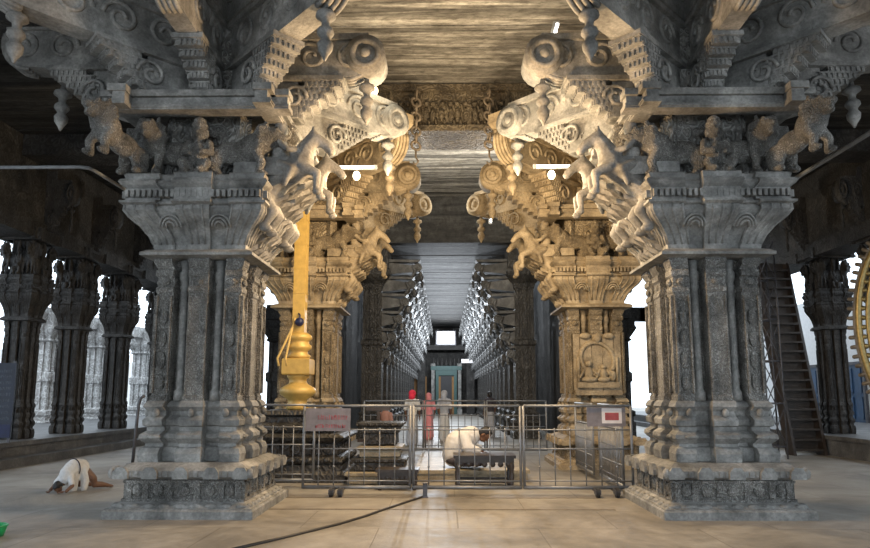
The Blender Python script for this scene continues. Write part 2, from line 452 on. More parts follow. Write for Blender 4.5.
def colonette_mesh():
    b = MB()
    b.lathe([(.08, 1.5), (.08, 1.62), (.055, 1.66), (.055, 3.05), (.07, 3.08), (.045, 3.12), (.08, 3.2), (.08, 3.28), (.055, 3.32), (.075, 3.46)], 14)
    return b.mesh('colonette')
COL_M = {}
COL_M['colonette'] = colonette_mesh()
def column_meshes():
    d = COL_M
    b = MB()
    b.rings([sq(.97, 0), sq(.97, .1), sq(.95, .12), sq(.95, .13)])
    b.rings([sq(.92, .13), sq(.89, .16), sq(.82, .19), sq(.79, .21)])
    for k in range(4):
        m = Matrix.Rotation(k * PI / 2, 4, 'Z')
        for i in range(9):
            x = -.8 + .2 * i
            b.ell((x, -.88, .15), (.088, .04, .04), 8, 5, Quaternion((1, 0, 0), R(-35)), m)
    d['plinth_step'] = b.mesh('plinth_step')
    b = MB()
    b.rings([sq(.77, .2), sq(.77, .46), sq(.75, .46), sq(.75, .5)])
    for k in range(4):
        m = Matrix.Rotation(k * PI / 2, 4, 'Z')
        for x in (-.72, -.5, -.18, .18, .5, .72): b.box(x - .04, x + .04, -.8, -.75, .21, .46, m)
        b.box(-.8, .8, -.8, -.76, .44, .47, m); b.box(-.8, .8, -.81, -.76, .2, .235, m)
        for x in (-.61, -.34, 0, .34, .61):
            b.ell((x, -.775, .34), (.08, .035, .09), 8, 5, None, m)
    d['plinth_block'] = b.mesh('plinth_block')
    b = MB()
    b.rings([sq(.79, .48), sq(.85, .5), sq(.885, .52), sq(.885, .6), sq(.84, .63), sq(.72, .69)])
    for k in range(4):
        m = Matrix.Rotation(k * PI / 2, 4, 'Z')
        for x in (-.78, -.4, 0, .4, .78):
            b.prism([(-.1, .5), (.1, .5), (.1, .58), (.05, .65), (-.05, .65), (-.1, .58)], .0, m @ Matrix.Translation((x, -.89, 0)), -.05)
        for i in range(22):
            x = -.82 + .078 * i; b.box(x - .02, x + .02, -.9, -.86, .525, .595, m)
        b.ell((.9, -.9, .57), (.05, .05, .07), 8, 6, None, m)
    d['plinth_cap'] = b.mesh('plinth_cap')
    b = MB()
    prof = [(.655, .66), (.68, .7), (.69, .8), (.665, .87), (.62, .89), (.615, .93), (.65, .96), (.685, 1.0), (.68, 1.05), (.64, 1.08), (.61, 1.1), (.61, 1.15),
            (.65, 1.17), (.66, 1.24), (.63, 1.28), (.605, 1.3), (.605, 1.36), (.66, 1.42), (.64, 1.47), (.615, 1.5)]
    b.rings([plan(h, .15, z, (.6, .25), .03) for h, z in prof])
    for k in range(4):
        m = Matrix.Rotation(k * PI / 2, 4, 'Z')
        for x in (-.47, 0, .47):
            b.ell((x, -.67, 1.34), (.05, .05, .06), 8, 6, None, m)
            b.ell((x, -.69, 1.02), (.1, .03, .03), 8, 6, None, m)
    d['base_moulding'] = b.mesh('base_moulding')
    b = MB()
    prof = [(.6, 1.49), (.6, 1.56), (.585, 1.58), (.585, 2.98), (.6, 3.0), (.6, 3.06), (.58, 3.08), (.58, 3.2), (.61, 3.23), (.61, 3.3), (.585, 3.32), (.62, 3.38), (.64, 3.44), (.62, 3.48)]
    b.rings([plan(h, .19, z, (.6, .23), .03) for h, z in prof])
    for k in range(4):                      # raised edge fillets of the carved pilasters
        m = Matrix.Rotation(k * PI / 2, 4, 'Z')
        for a, c in ((-.585, -.36), (-.13, .13), (.36, .585)):
            for x in (a + .015, c - .015): b.box(x - .012, x + .012, -.622, -.58, 1.6, 2.95, m)
            b.ell(((a + c) / 2, -.6, 3.14), (.07, .035, .05), 8, 6, None, m)
            for z in (1.75, 2.05, 2.35, 2.65): b.ell(((a + c) / 2, -.592, z), (.06, .025, .12), 8, 6, None, m)
    d['shaft'] = b.mesh('shaft')
    b = MB()
    b.rings([sq(.64, 3.47), sq(.78, 3.49), sq(.78, 3.53), sq(.72, 3.57), sq(.66, 3.59)])
    bell = [(.64, 3.58), (.65, 3.66), (.7, 3.78), (.79, 3.9), (.9, 4.0), (.955, 4.08), (.95, 4.15)]
    b.rings([plan(h, .05, z, (.55, .24), .03) for h, z in bell])
    for k in range(4):                      # ribs that fan out under the abacus
        m = Matrix.Rotation(k * PI / 2, 4, 'Z')
        for i in range(15):
            s_ = -1 + 2 * i / 14
            if .24 < abs(s_) < .55: continue
            pts = [(s_ * (h - .02), -(h + (.03 if abs(s_) < .24 else 0)), z) for h, z in bell[1:]]
            b.tube(pts, .018, 5, m)
        for s_ in (-.4, .4):                # scrolls in the recesses
            for q in range(3):
                rr = .15 - .045 * q; pts = [(s_ * .85 + rr * math.cos(t * PI / 8), -(.84 + .06 * math.sin(t * PI / 8)), 3.86 + rr * 1.1 * math.sin(t * PI / 8)) for t in range(9)]
                b.tube(pts, .016, 5, m)
    d['capital_bell'] = b.mesh('capital_bell')
    b = MB()
    ab = [(.93, 4.14), (1.0, 4.17), (1.0, 4.2), (.94, 4.22), (.94, 4.38), (.99, 4.42), (1.02, 4.46), (1.0, 4.5), (.95, 4.52), (.97, 4.58), (.95, 4.6)]
    b.rings([plan(h, .07, z, (.5, .27), .05) for h, z in ab])
    for k in range(4):
        m = Matrix.Rotation(k * PI / 2, 4, 'Z')
        for i in range(24):
            x = -.9 + .078 * i
            b.box(x - .022, x + .022, -1.0, -.9, 4.25, 4.35, m)
    d['abacus'] = b.mesh('abacus')
    b = MB()
    b.rings([sq(.52, 4.55), sq(.5, 5.62)])
    for k in range(4):
        m = Matrix.Rotation(k * PI / 2 + PI / 4, 4, 'Z')
        b.box(.5, .78, -.09, .09, 4.6, 5.6, m)
    d['figure_block'] = b.mesh('figure_block')
    b = MB()
    b.rings([sq(.9, 5.58), sq(.9, 5.7)])
    for k in range(4):                      # four moulded bars that cross at the corners
        m = Matrix.Rotation(k * PI / 2, 4, 'Z'); L = 1.3 - .004 * k; dz = .002 * k
        b.box(-L, L, -1.1, -.86, 5.45 + dz, 5.52, m); b.box(-L + .03, L - .03, -1.05, -.88, 5.52, 5.64, m); b.box(-L, L, -1.11, -.86, 5.64, 5.73 + dz, m)
        b.box(-L, L, -1.115, -1.08, 5.475, 5.5, m)
    d['lintel'] = b.mesh('lintel')
    b = MB()
    b.rings([sq(.56, 5.65), sq(.5, 7.45)]); b.rings([sq(.7, 7.3), sq(.8, 7.4), sq(.8, 7.46)])
    d['bracket_core'] = b.mesh('bracket_core')
    d['corbel_cascade'] = corbels()
column_meshes()

def column_copy_prototype(name, label, group, plinth=True, inner=True, arms=range(8), stone_=None, loc=(0, 0, 0), rz=0, long=1):
    t = thing(name, label, 'column', loc, rz, group); t['kind'] = 'thing'
    d = COL_M
    def p(n, key, m):
        me = d[key]
        if stone_:                           # darker or ochre-coloured stone
            k2 = key + stone_; m = stone_ if stone_ == 'dim' else m + stone_
            if k2 not in d: d[k2] = me.copy(); d[k2].materials.clear()
            me = d[k2]
        return link(n, me, M[m], t)
    if plinth:
        p('plinth_step', 'plinth_step', 'stone'); p('plinth_block', 'plinth_block', 'fine'); p('plinth_cap', 'plinth_cap', 'stone')
    p('base_moulding', 'base_moulding', 'stone'); p('shaft', 'shaft', 'fine')
    p('capital_bell', 'capital_bell', 'stone'); p('abacus', 'abacus', 'stone'); p('figure_block', 'figure_block', 'carved')
    p('lintel', 'lintel', 'stone'); p('bracket_core', 'bracket_core', 'carved')
    for k in range(4):
        for x in (-.25, .25):
            o = p('colonette', 'colonette', 'stone'); o.rotation_euler = (0, 0, k * PI / 2)
            q = Matrix.Rotation(k * PI / 2, 4, 'Z') @ Vector((x, -.46, 0)); o.location = q
    d.setdefault('lion', LION); d.setdefault('dwarf', GANA); d.setdefault('horse', HORSE)
    for a in ARMS:
        d.setdefault(a, ARMS[a][0]); d.setdefault(a + 'p', ARMS[a][1])
    for k in range(4):
        if inner and k == 1: continue
        rot = Matrix.Rotation(k * PI / 2, 4, 'Z')
        for s in (0, 1):
            o = p('lion_figure', 'lion', 'fine'); o.scale = (.92, .8, .9); o.location = rot @ Vector((s * .14 - .07, -.66, 4.6)); o.rotation_euler = (0, 0, k * PI / 2 + s * PI)
        o = p('dwarf_figure', 'dwarf', 'fine'); o.scale = (.8, .9, .9); o.location = rot @ Vector((0, -.84, 4.6)); o.rotation_euler = (0, 0, k * PI / 2)
    if inner:
        p('corbel_cascade', 'corbel_cascade', 'stone')
        for y in (-.52, .52):
            o = p('rearing_horse', 'horse', 'stone'); o.location = (.25, y, 4.0); o.scale = (.85, .9, .85)
        o = p('dwarf_figure', 'dwarf', 'stone'); o.location = (1.05, 0, 4.8); o.rotation_euler = (0, 0, PI / 2)
    for k in (3, 5) if inner else ():        # lions rearing off the outer corners
        o = p('corner_lion', 'lion', 'carved'); q = Matrix.Rotation(k * PI / 4, 4, 'Z') @ Vector((1.12, 0, 0)); o.scale = (.85, .85, .85); o.location = (q.x, q.y, 4.5); o.rotation_euler = (0, R(-8), k * PI / 4 + (.5 if k == 5 else -.5))
    for k in arms:
        a = {0: 'roll', 2: 'front', 4: 'side', 6: 'front'}.get(k, 'long' if k == long else 'diag')
        o = p('bracket_arm', a, 'stone'); o.location = (0, 0, 5.74); o.rotation_euler = (0, 0, k * PI / 4)
        if a != 'front': g = p('lotus_pendant', a + 'p', 'stone'); g.parent = o
    return t

NX, NY, RY = 3.58, 9.5, 15.05
near_l = column_copy_prototype('temple_column', 'large carved grey stone column at the front left, beside the bowing person', 'large carved nave columns', loc=(-NX, NY, 0))
near_r = column_copy_prototype('temple_column', 'large carved grey stone column at the front right, beside the right barrier panel', 'large carved nave columns', loc=(NX + .02, NY + .04, 0), rz=PI, long=7)
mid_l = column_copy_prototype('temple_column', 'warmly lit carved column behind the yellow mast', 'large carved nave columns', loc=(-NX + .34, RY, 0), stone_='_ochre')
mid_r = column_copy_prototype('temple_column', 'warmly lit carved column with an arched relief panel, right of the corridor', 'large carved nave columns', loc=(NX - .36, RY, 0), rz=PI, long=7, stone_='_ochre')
# arched relief panel low on the right lit column
b = MB()
def relief():
    n = MB()
    n.ring((0, -.64, 2.35), .34, .045, (0, 1, 0), 20, 6, 1, 1.15)
    n.box(-.46, .46, -.7, -.55, 1.72, 1.84).box(-.5, .5, -.74, -.55, 1.56, 1.66)
    n.box(-.52, .52, -.62, -.5, 1.66, 2.9)
    for x, s in ((-.2, 1), (.12, .8)):
        n.ell((x, -.66, 2.02), (.1 * s, .07, .16 * s)).ell((x, -.67, 2.24 * (1 if s == 1 else .97)), .075 * s).ell((x, -.68, 1.9), (.18 * s, .08, .07))
        n.cap((x - .1 * s, -.66, 2.1), (x - .2 * s, -.7, 1.95), .035, .03).cap((x + .1 * s, -.66, 2.1), (x + .18 * s, -.7, 2.0), .035, .03)
    n.ell((.32, -.66, 1.98), (.08, .06, .12)).ell((.32, -.67, 2.14), .06)
    for s in (-1, 1):
        n.ell((s * .26, -.66, 2.86), (.13, .05, .07)); n.tube([(s * .42, -.65, 1.84), (s * .42, -.65, 2.4)], .04, 6)
    n.ell((0, -.66, 2.8), (.09, .06, .1))
    return n
o = relief().build('relief_panel', M['stone_ochre'], mid_r); o.rotation_euler = (0, 0, PI)

# ---- corridor columns
def corridor_column_prototype():
    t = thing('corridor_column', '', 'column'); t['kind'] = 'thing'
    b = MB()
    pr = [(.5, 0), (.5, .2), (.44, .26), (.44, .5), (.5, .55), (.48, .65), (.4, .7), (.4, .82), (.45, .88), (.4, .95)]
    b.rings([plan(h, .05, z) for h, z in pr]); b.build('base_moulding', M['dark_shaded'], t)
    b = MB(); b.rings([plan(h, .08, z, (.6, .23)) for h, z in [(.36, .94), (.36, 3.3), (.4, 3.36), (.4, 3.5), (.34, 3.55), (.34, 5.6)]]); b.build('shaft', M['dark_shaded'], t)
    b = MB(); b.rings([plan(h, .05, z) for h, z in [(.36, 5.4), (.42, 5.6), (.6, 5.8), (.66, 5.9), (.66, 6.1), (.6, 6.14), (.6, 6.95)]]); b.build('capital_bell', M['dark_shaded'], t)
    for k in range(6):
        z = 2.75 + .64 * k; rch = .62 + .23 * k
        b = MB()
        prof = [(.3, z), (rch - .2, z + .12)]
        for i in range(8):
            q = -PI / 2 + PI * 1.0 * i / 7
            prof.append((rch - .12 + .16 * math.cos(q), z + .28 + .16 * math.sin(q)))
        prof += [(rch - .3, z + .36), (.3, z + .5)]
        b.prism(prof, .2); 
        for s in (-1, 1): spiral(b, (rch - .14, z + .28), .14, s * .2, 1.3, .03)
        b.prism([(.3, z + .48), (rch - .1, z + .46), (rch, z + .55), (.3, z + .58)], .28)
        b.ell((rch - .02, 0, z + .05), (.07, .07, .12)).ell((rch - .02, 0, z - .08), .05)
        for s in (-1, 1): b.chain([(rch - .35, s * .24, z - .1), (rch - .2, s * .27, z + .12), (rch - .3, s * .24, z + .34)], [.05, .06, .04], 6)
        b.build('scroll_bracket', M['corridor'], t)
    return t
ORD = ['first', 'second', 'third', 'fourth', 'fifth', 'sixth', 'seventh', 'eighth', 'ninth', 'tenth', 'eleventh', 'twelfth', 'thirteenth', 'fourteenth', 'fifteenth', 'sixteenth']
proto = corridor_column_prototype()
CY0, CDY, NC = 23.9, 2.15, 13
for i in range(NC):
    for s, side in ((-1, 'left'), (1, 'right')):
        loc = (s * 2.78, CY0 + CDY * i, 0); rz = 0 if s < 0 else PI
        lab = f'dark corridor column with scroll brackets, {ORD[i]} from the front in the {side} row'
        if i == 0 and s < 0:
            proto.location = loc; proto['label'] = lab; proto['group'] = 'columns of the long corridor'
        else: copy_thing(proto, loc, rz, lab)

# ---- aisle columns on the side platforms (their base stands on the platform top)
PH = .52
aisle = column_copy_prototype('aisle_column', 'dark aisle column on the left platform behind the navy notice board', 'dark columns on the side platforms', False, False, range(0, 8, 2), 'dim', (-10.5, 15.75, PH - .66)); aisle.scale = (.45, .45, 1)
for x, y, lab in ((-10.5, 17.95, 'dark aisle column on the left platform, second from the navy notice board'),
                  (-10.5, 20.45, 'dark aisle column on the left platform, third from the navy notice board'),
                  (-10.5, 23.6, 'dark aisle column on the left platform, farthest from the navy notice board'),
                  (10.6, 18.2, 'dark aisle column on the right platform between the two blue doors'),
                  (10.65, 15.7, 'dark aisle column on the right platform behind the brass arch')):
    copy_thing(aisle, (x, y, PH - .66), 0 if x < 0 else PI, lab)
def slim_column(x, y, lab, group, m, h=4.6, first=[None]):
    if first[0] is None or first[0][1] != m:
        t = thing('outer_column', lab, 'column', (x, y, 0), 0, group); t['kind'] = 'thing'
        b = MB(); b.rings([sq(.42, 0), sq(.42, .55), sq(.36, .6), sq(.36, .75), sq(.42, .8), sq(.42, .95), sq(.33, 1.0)]); b.build('base_moulding', M[m], t)
        b = MB(); b.rings([plan(.32, .06, 1.0), plan(.32, .06, 2.0), plan(.37, .04, 2.05), plan(.37, .04, 2.35), plan(.3, .06, 2.4), plan(.3, .06, 3.5)]); b.build('shaft', M[m], t)
        b = MB(); b.rings([plan(hh, .04, z) for hh, z in [(.3, 3.5), (.4, 3.56), (.34, 3.64), (.5, 3.9), (.55, 4.0), (.5, 4.1), (.5, 4.6)]])
        b.box(-1.1, 1.1, -.22, .22, 4.3, h + .2); b.box(-.22, .22, -1.1, 1.1, 4.3, h + .2); b.build('capital', M[m], t)
        first[0] = (t, m)
    else: copy_thing(first[0][0], (x, y, 0), 0, lab, group)
for i, (x, y) in enumerate(((-15.2, 24.4), (-15.2, 28.0), (-15.2, 32.2))):
    slim_column(x, y, f'pale daylit column in the courtyard beyond the left platform, {ORD[i]} from the left', 'pale columns outside the left platform', 'pale')
for i, (x, y, w) in enumerate(((6.4, 24.5, 'right'), (8.3, 24.5, 'right'), (-6.4, 24.5, 'left'), (-8.4, 24.5, 'left'))):
    n = 'nearer to the corridor' if abs(x) < 7 else 'farther from the corridor'
    slim_column(x, y, f'dark column against the daylight at the back of the {w} aisle, {n}', 'dark columns closing the side aisles', 'dim')

# ------------------------------------------------------------------ setting
CZ = 8.66
b = MB(); b.box(-40, 40, -14, 75, -.2, 0); struct('floor', b, M['floor'])
b = MB()
for i in range(32):                         # long stone slabs laid across the nave
    y = -2.6 + .8 * i
    b.box(-4.6, 4.6, y + .008, y + .792, CZ + random.uniform(0, .03), CZ + .3)
struct('ceiling', b, M['ceil'])
b = MB()
for s in (-1, 1):
    for i in range(27):
        y = -2.6 + 1.0 * i
        b.box(s * 4.4 if s > 0 else -12.6, 12.6 if s > 0 else -4.4, y + .01, y + .99, 7.7 + random.uniform(0, .04), 8)
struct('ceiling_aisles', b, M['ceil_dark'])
b = MB()
for s in (-1, 1):
    x = s * 3.7
    b.box(x - .75, x + .75, -2.6, 22.85, 7.46, 7.9); b.box(x - .6, x + .6, -2.6, 22.85, 7.9, CZ + .02); b.box(x - .85, x + .85, -2.6, 22.85, 7.78, 7.86)
struct('trim_1', b, M['carved'])
b = MB()
b.box(-3.1, 3.1, 14.25, 15.2, 7.62, CZ); b.box(-3.1, 3.1, 14.12, 15.3, 7.52, 7.66); b.box(-3.1, 3.1, 14.15, 15.2, 8.5, CZ)
for i in range(13):                         # crowded figures of the relief band
    x = -1.15 + .19 * i + random.uniform(-.03, .03)
    b.ell((x, 14.23, 7.95), (.075, .07, .17)).ell((x + random.uniform(-.02, .02), 14.21, 8.2), .065)
    b.cap((x - .07, 14.22, 8.03), (x - .12, 14.18, 8.2), .03, .025, 6).cap((x + .05, 14.22, 7.85), (x + .08, 14.2, 7.68), .04, .03, 6)
for x in (-1.35, 1.3, .42): b.box(x - .05, x + .05, 14.17, 14.3, 7.66, 8.5)
struct('trim_2', b, M['beam'])
b = MB()
for s in (-1, 1):
    for y in (NY, RY): b.box(4.3 if s > 0 else -10.6, 10.6 if s > 0 else -4.3, y - .4, y + .4, 7.2, 7.72)
    b.box(s * 10.5 - .45, s * 10.5 + .45, -2, 27, 5.36, 5.75); b.box(s * 10.5 - .35, s * 10.5 + .35, -2, 27, 5.75, 7.7)
struct('trim_3', b, M['dim'])
# corridor shell
CE = 54.0
b = MB()
for i in range(43):
    y = 22.8 + .74 * i
    b.box(-3.2, 3.2, y + .01, y + .73, 6.95 + random.uniform(0, .03), 7.2)
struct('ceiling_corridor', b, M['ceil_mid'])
b = MB(); b.box(-12.6, 12.6, 22.8, 23.15, 6.95, CZ + .3); struct('wall_back', b, M['ceil_dark'])
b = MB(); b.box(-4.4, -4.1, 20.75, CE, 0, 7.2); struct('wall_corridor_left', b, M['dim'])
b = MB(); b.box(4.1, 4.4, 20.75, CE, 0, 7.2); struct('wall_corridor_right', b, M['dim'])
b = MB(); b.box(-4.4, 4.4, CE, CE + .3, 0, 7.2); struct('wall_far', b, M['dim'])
for s, n in ((-1, 'left'), (1, 'right')):
    b = MB()
    x0, x1 = (9.85, 40) if s > 0 else (-40, -9.85)
    b.box(x0, x1, -2, 40, 0, PH - .1); b.box(x0 - .06, x1 + .06, -2.06, 40.06, PH - .1, PH)
    e0, e1 = (9.45, 9.86) if s > 0 else (-9.86, -9.45)
    b.box(e0, e1, 13 if s < 0 else 21, 40, 0, .2)
    struct('trim_platform_' + n, b, M['plat'])
b = MB(); b.box(-30, 30, -3.0, -2.65, 5.8, 9.2); struct('sky_screen_front', b, M['dim'])  # unseen slab added behind the camera to cut the high sky
b = MB(); b.box(15.5, 15.8, 10, 40, PH, 5.5); struct('wall_right', b, M['plaster'])
b = MB(); b.box(-27, -26.7, 8, 60, PH, 4.2); struct('wall_left', b, M['plaster'])
b = MB()
for y, w in ((10.33, .022), (9.32, .03)): b.box(-2.75, 2.2, y - w, y + w, 0, .006)
struct('trim_4', b, M['iron'])
# blue doors in the right wall
for i, (y, wd) in enumerate(((28.0, 1.0), (25.1, 1.1))):
    d = MB(); d.box(15.44, 15.52, y - wd / 2, y + wd / 2, PH, PH + 2.15)
    for z0, z1 in ((.12, .95), (1.1, 2.02)):
        for a in (-1, 1): d.box(15.41, 15.45, y + a * wd / 4 - wd / 6, y + a * wd / 4 + wd / 6, PH + z0, PH + z1)
    o = d.build(f'door_{i+1}', M['blue']); tag(o, kind='structure')
    f = MB()
    for a in (-1, 1): f.box(15.4, 15.5, y + a * (wd / 2 + .06) - .06, y + a * (wd / 2 + .06) + .06, PH, PH + 2.25)
    f.box(15.4, 15.5, y - wd / 2 - .12, y + wd / 2 + .12, PH + 2.15, PH + 2.27)
    f.build('door_frame', M['steel_dk'], o)
    h = MB(); h.tube([(15.38, y + .35, PH + .95), (15.38, y + .35, PH + 1.12)], .015); h.build('door_handle', M['steel'], o)

# ------------------------------------------------------------------ far shrine end of the corridor
g = thing('shrine_gate', 'teal painted gateway with a dark doorway at the far end of the corridor', 'gate', (.03, CE - 3.6, 0)); g.scale = (.82, .82, .9)
for x in (-1.25, 1.25):
    b = MB(); b.rings([sq(.22, 0), sq(.22, .4), sq(.15, .5), sq(.15, 4.0), sq(.22, 4.1), sq(.22, 4.3)], False, Matrix.Translation((x, 0, 0))); b.build('gate_pillar', M['stone'], g)
b = MB()
for x in (-.85, .85): b.box(x - .14, x + .14, -.1, .1, 0, 3.7)
b.box(-1.0, 1.0, -.12, .12, 3.3, 3.8); b.box(-1.45, 1.45, -.2, .2, 3.75, 4.1); b.build('gate_frame', M['teal'], g)
b = MB()
for i in range(7): b.lathe([(.14, 4.1), (.16, 4.25), (.07, 4.5), (.1, 4.6), (.02, 4.8)], 8, (-1.2 + .4 * i, 0, 0))
b.build('gate_finial', M['dim'], g)
b = MB(); b.box(-.7, .7, .05, .1, 0, 3.3); b.build('doorway', M['rubber'], g)
for x in (-.62, .62):
    b = MB(); b.box(x - .1, x + .1, -.06, .04, 0, 3.2); b.build('gate_leaf', M['ochre'], g)
b = MB(); b.box(-.66, .66, -.05, .05, -.45, .45)
o = thing('lit_panel', 'bright white lit panel hanging high at the end of the corridor', 'sign', (0, CE - 5.0, 5.75))
b.build('lit_face', M['panel_lit'], o)
f = MB(); f.box(-.76, .76, .05, .1, -.55, .55)
for x in (-.6, .6): f.tube([(x, .07, .5), (x, .07, .75)], .02)
f.build('panel_frame', M['steel_dk'], o)
b = MB(); b.box(-2.2, 2.2, -.25, .25, 4.95, 5.35); b.box(-2.2, -1.6, -.2, .2, 0, 5.0); b.box(1.6, 2.2, -.2, .2, 0, 5.0)
struct('trim_5', b, M['dim']).location = (0, CE - 3.2, 0)
b = MB(); b.box(-4, -1.5, 0, .15, 0, 2.9); struct('wall_far_left_panel', b, M['ochre']).location = (0, CE - 2.8, 0)
b = MB(); b.box(-.75, .75, -.06, .06, -.14, .14); b.box(-.7, .7, -.075, -.055, -.1, .1)
tag(b.build('hanging_board', M['signwhite'], None, (1.9, CE - 6, 3.95)), 'long white board across the right side of the corridor end', 'sign')

# ------------------------------------------------------------------ lamps
def tube_light(label, loc, rot, length=1.05, m='tube', group=None):
    t = thing('tube_light', label, 'light', loc, 0, group); t.rotation_euler = rot
    b = MB(); b.tube([(-length / 2, 0, 0), (length / 2, 0, 0)], .022, 10); b.build('tube', M[m], t)
    f = MB(); f.box(-length / 2 - .05, length / 2 + .05, .025, .075, -.03, .035)
    for x in (-1, 1): f.box(x * (length / 2 + .03) - .03, x * (length / 2 + .03) + .03, -.03, .04, -.03, .03)
    f.build('fitting', M['conduit'], t)
    return t
def point_light(loc, power, col, size=.08):
    l = bpy.data.lights.new('point_light', 'POINT'); l.energy = power; l.color = col; l.shadow_soft_size = size
    o = bpy.data.objects.new('point_glow', l); C.objects.link(o); o.location = loc
    return o
def bulb(label, loc):
    t = thing('light_bulb', label, 'light', loc, 0, 'bare warm bulbs under the brackets')
    b = MB(); b.ell((0, 0, -.02), (.07, .07, .09)); b.build('glass', M['bulb'], t)
    b = MB(); b.tube([(0, 0, .05), (0, 0, .14)], .025, 8); b.tube([(0, 0, .14), (0, .1, .3), (0, .35, .45)], .008, 5); b.build('socket', M['rubber'], t)
WARM = (1, .76, .47); COOL = (.85, .92, 1)
tube_light('lit tube light on the left, in front of the column behind the mast', (-2.0, 11.75, 5.82), (0, 0, 0))
tube_light('lit tube light on the right, in front of the column with the relief panel', (2.1, 11.75, 5.82), (0, 0, 0))
tube_light('tilted lit tube light high on the right, near the ceiling', (1.76, 10.6, 7.72), (R(15), R(-62), R(60)), .8)
tube_light('small bright tube seen between the left bracket tips', (-1.3, 17.75, 7.3), (0, R(70), R(90)), .5)
tube_light('small bright tube seen between the right bracket tips', (1.25, 18.8, 6.9), (0, R(70), R(90)), .5)
bulb('glowing bare bulb under the left tube light', (-1.82, 11.9, 5.72))
bulb('glowing bare bulb under the right tube light', (1.88, 11.9, 5.72))
bulb('glowing bare bulb above the left bracket arm, below the ceiling', (-1.5, 11.9, 7.42))

# ------------------------------------------------------------------ chains, conduits, cables
for x, lab in ((-.78, 'hanging iron chain with a hook, left of the two before the carved beam'), (.85, 'hanging iron chain with a hook, right of the two before the carved beam')):
    t = thing('iron_chain', lab, 'chain', (x, 13.85, 8.25), 0, 'iron chains before the carved beam')
    for k in range(8):
        b = MB(); b.ring((0, 0, -.17 * k), .085, .026, (0, 1, 0) if k % 2 else (1, .25, 0), 12, 6, 1, 1.35); b.build('chain_link', M['iron'], t)
    b = MB(); b.tube([(0, 0, -1.28), (0, 0, -1.45), (.06, 0, -1.55), (0, 0, -1.63), (-.06, 0, -1.57)], .022, 6); b.build('hook', M['iron'], t)
    b = MB(); b.tube([(0, 0, .05), (0, .25, .1)], .03, 6); b.build('staple', M['iron'], t)
b = MB(); b.tube([(-10.4, 10.3, 5.32), (-6.2, 10.3, 5.32), (-6.08, 10.36, 5.32), (-6.05, 10.5, 5.32), (-6.0, 11.9, 5.3)], .03)
tag(b.build('electrical_conduit', M['conduit']), 'thin grey conduit running across and back through the dark left aisle', 'pipe')
b = MB(); b.tube([(6.0, 5.0, 5.34), (6.0, 11.1, 5.34)], .03)
tag(b.build('electrical_conduit', M['conduit']), 'thin pale conduit at the right aisle, lower of the two', 'pipe', 'conduits of the right aisle')
b = MB(); b.tube([(6.45, 5.0, 5.6), (6.45, 13.2, 5.6)], .035)
tag(b.build('electrical_conduit', M['conduit']), 'dim conduit at the right aisle, upper of the two', 'pipe', 'conduits of the right aisle')
b = MB()
pts = [(-2.35, 6.9, .012), (-1.9, 7.55, .012), (-1.45, 8.25, .012), (-1.2, 8.75, .012), (-.95, 9.35, .012), (-.62, 10.1, .012), (-.5, 10.36, .012)]
b.tube(pts, .018, 6); tag(b.build('floor_cable', M['cable']), 'dark cable running across the floor to the barrier', 'cable')
b = MB(); b.box(-.05, .05, -.04, .04, 0, .02); b.box(-.035, .035, -.02, .02, .02, .2); b.lathe([(.04, .2), (.04, .22)], 10)
tag(b.build('floor_post', M['steel_dk'], None, (-.46, 10.36, 0)), 'short dull metal post where the floor cable meets the barrier', 'post')

# ------------------------------------------------------------------ barriers
def barrier(label, loc, rz, w=1.7, n=7, group='steel crowd barriers', z0=.1, h=1.3, wheels=None, short=True):
    t = thing('steel_barrier', label, 'barrier', loc, rz, group)
    b = MB()
    for x in (0, w): b.tube([(x, 0, z0), (x, 0, z0 + h)], .022, 8)
    b.tube([(0, 0, z0 + h), (w, 0, z0 + h)], .02, 8); b.tube([(0, 0, z0 + .02), (w, 0, z0 + .02)], .03, 8)
    b.build('frame', M['steel'], t)
    for z in (z0 + .12, z0 + .62, z0 + .92):
        r = MB(); r.tube([(0, 0, z), (w, 0, z)], .011, 6); r.build('rail', M['steel'], t)
    for i in range(n):
        x = w * (i + 1) / (n + 1)
        r = MB(); r.tube([(x, 0, z0), (x, 0, z0 + .95)], .0095, 6); r.ell((x, 0, z0 + .34), .02, 6, 5); r.ell((x, 0, z0 + .92), .02, 6, 5)
        r.build('bar', M['steel'], t)
    for x in (wheels or ()):
        c = MB(); c.box(x - .03, x + .03, -.26, .05, z0 - .02, z0 + .02); c.box(x - .04, x - .028, -.3, -.16, .05, z0 + .02); c.box(x + .028, x + .04, -.3, -.16, .05, z0 + .02)
        c = c.build('caster', M['steel_dk'], t)
        k = MB(); k.tube([(x - .026, -.24, .075), (x + .026, -.24, .075)], .075, 16, None, False); k.build('wheel', M['rubber'], c)
    return t
BY = 10.62
bl = barrier('left panel of the front steel barrier, carrying the mauve sign', (-2.42, BY, 0), 0, 1.71, 6, wheels=(.5, .64))
bm_ = barrier('middle panel of the front steel barrier, before the seated person', (-.655, BY, 0), 0, 1.71, 6)
br_ = barrier('right panel of the front steel barrier, beside the front right column', (1.11, BY, 0), 0, 1.72, 6, wheels=(1.1, 1.4))
def strokes(mb, x0, x1, y, z, h, n, rnd):
    """rows of short illegible letter strokes"""
    x = x0
    while x < x1:
        w = rnd.uniform(.012, .03)
        mb.box(x, x + w * .45, y - .004, y, z, z + h * rnd.uniform(.6, 1)); 
        if rnd.random() < .7: mb.box(x, x + w, y - .004, y, z + h * rnd.choice((.0, .45, .8)), z + h * .2 + h * rnd.choice((.0, .45, .75)))
        x += w + rnd.uniform(.006, .014)
t = thing('barrier_sign', 'faded mauve sign with blurred red lettering on the left barrier panel', 'sign', (-2.39, BY - .04, 1.0))
b = MB(); b.box(0, .72, -.008, .008, 0, .36); b.build('sign_board', M['signgrey'], t)
rnd = random.Random(3)
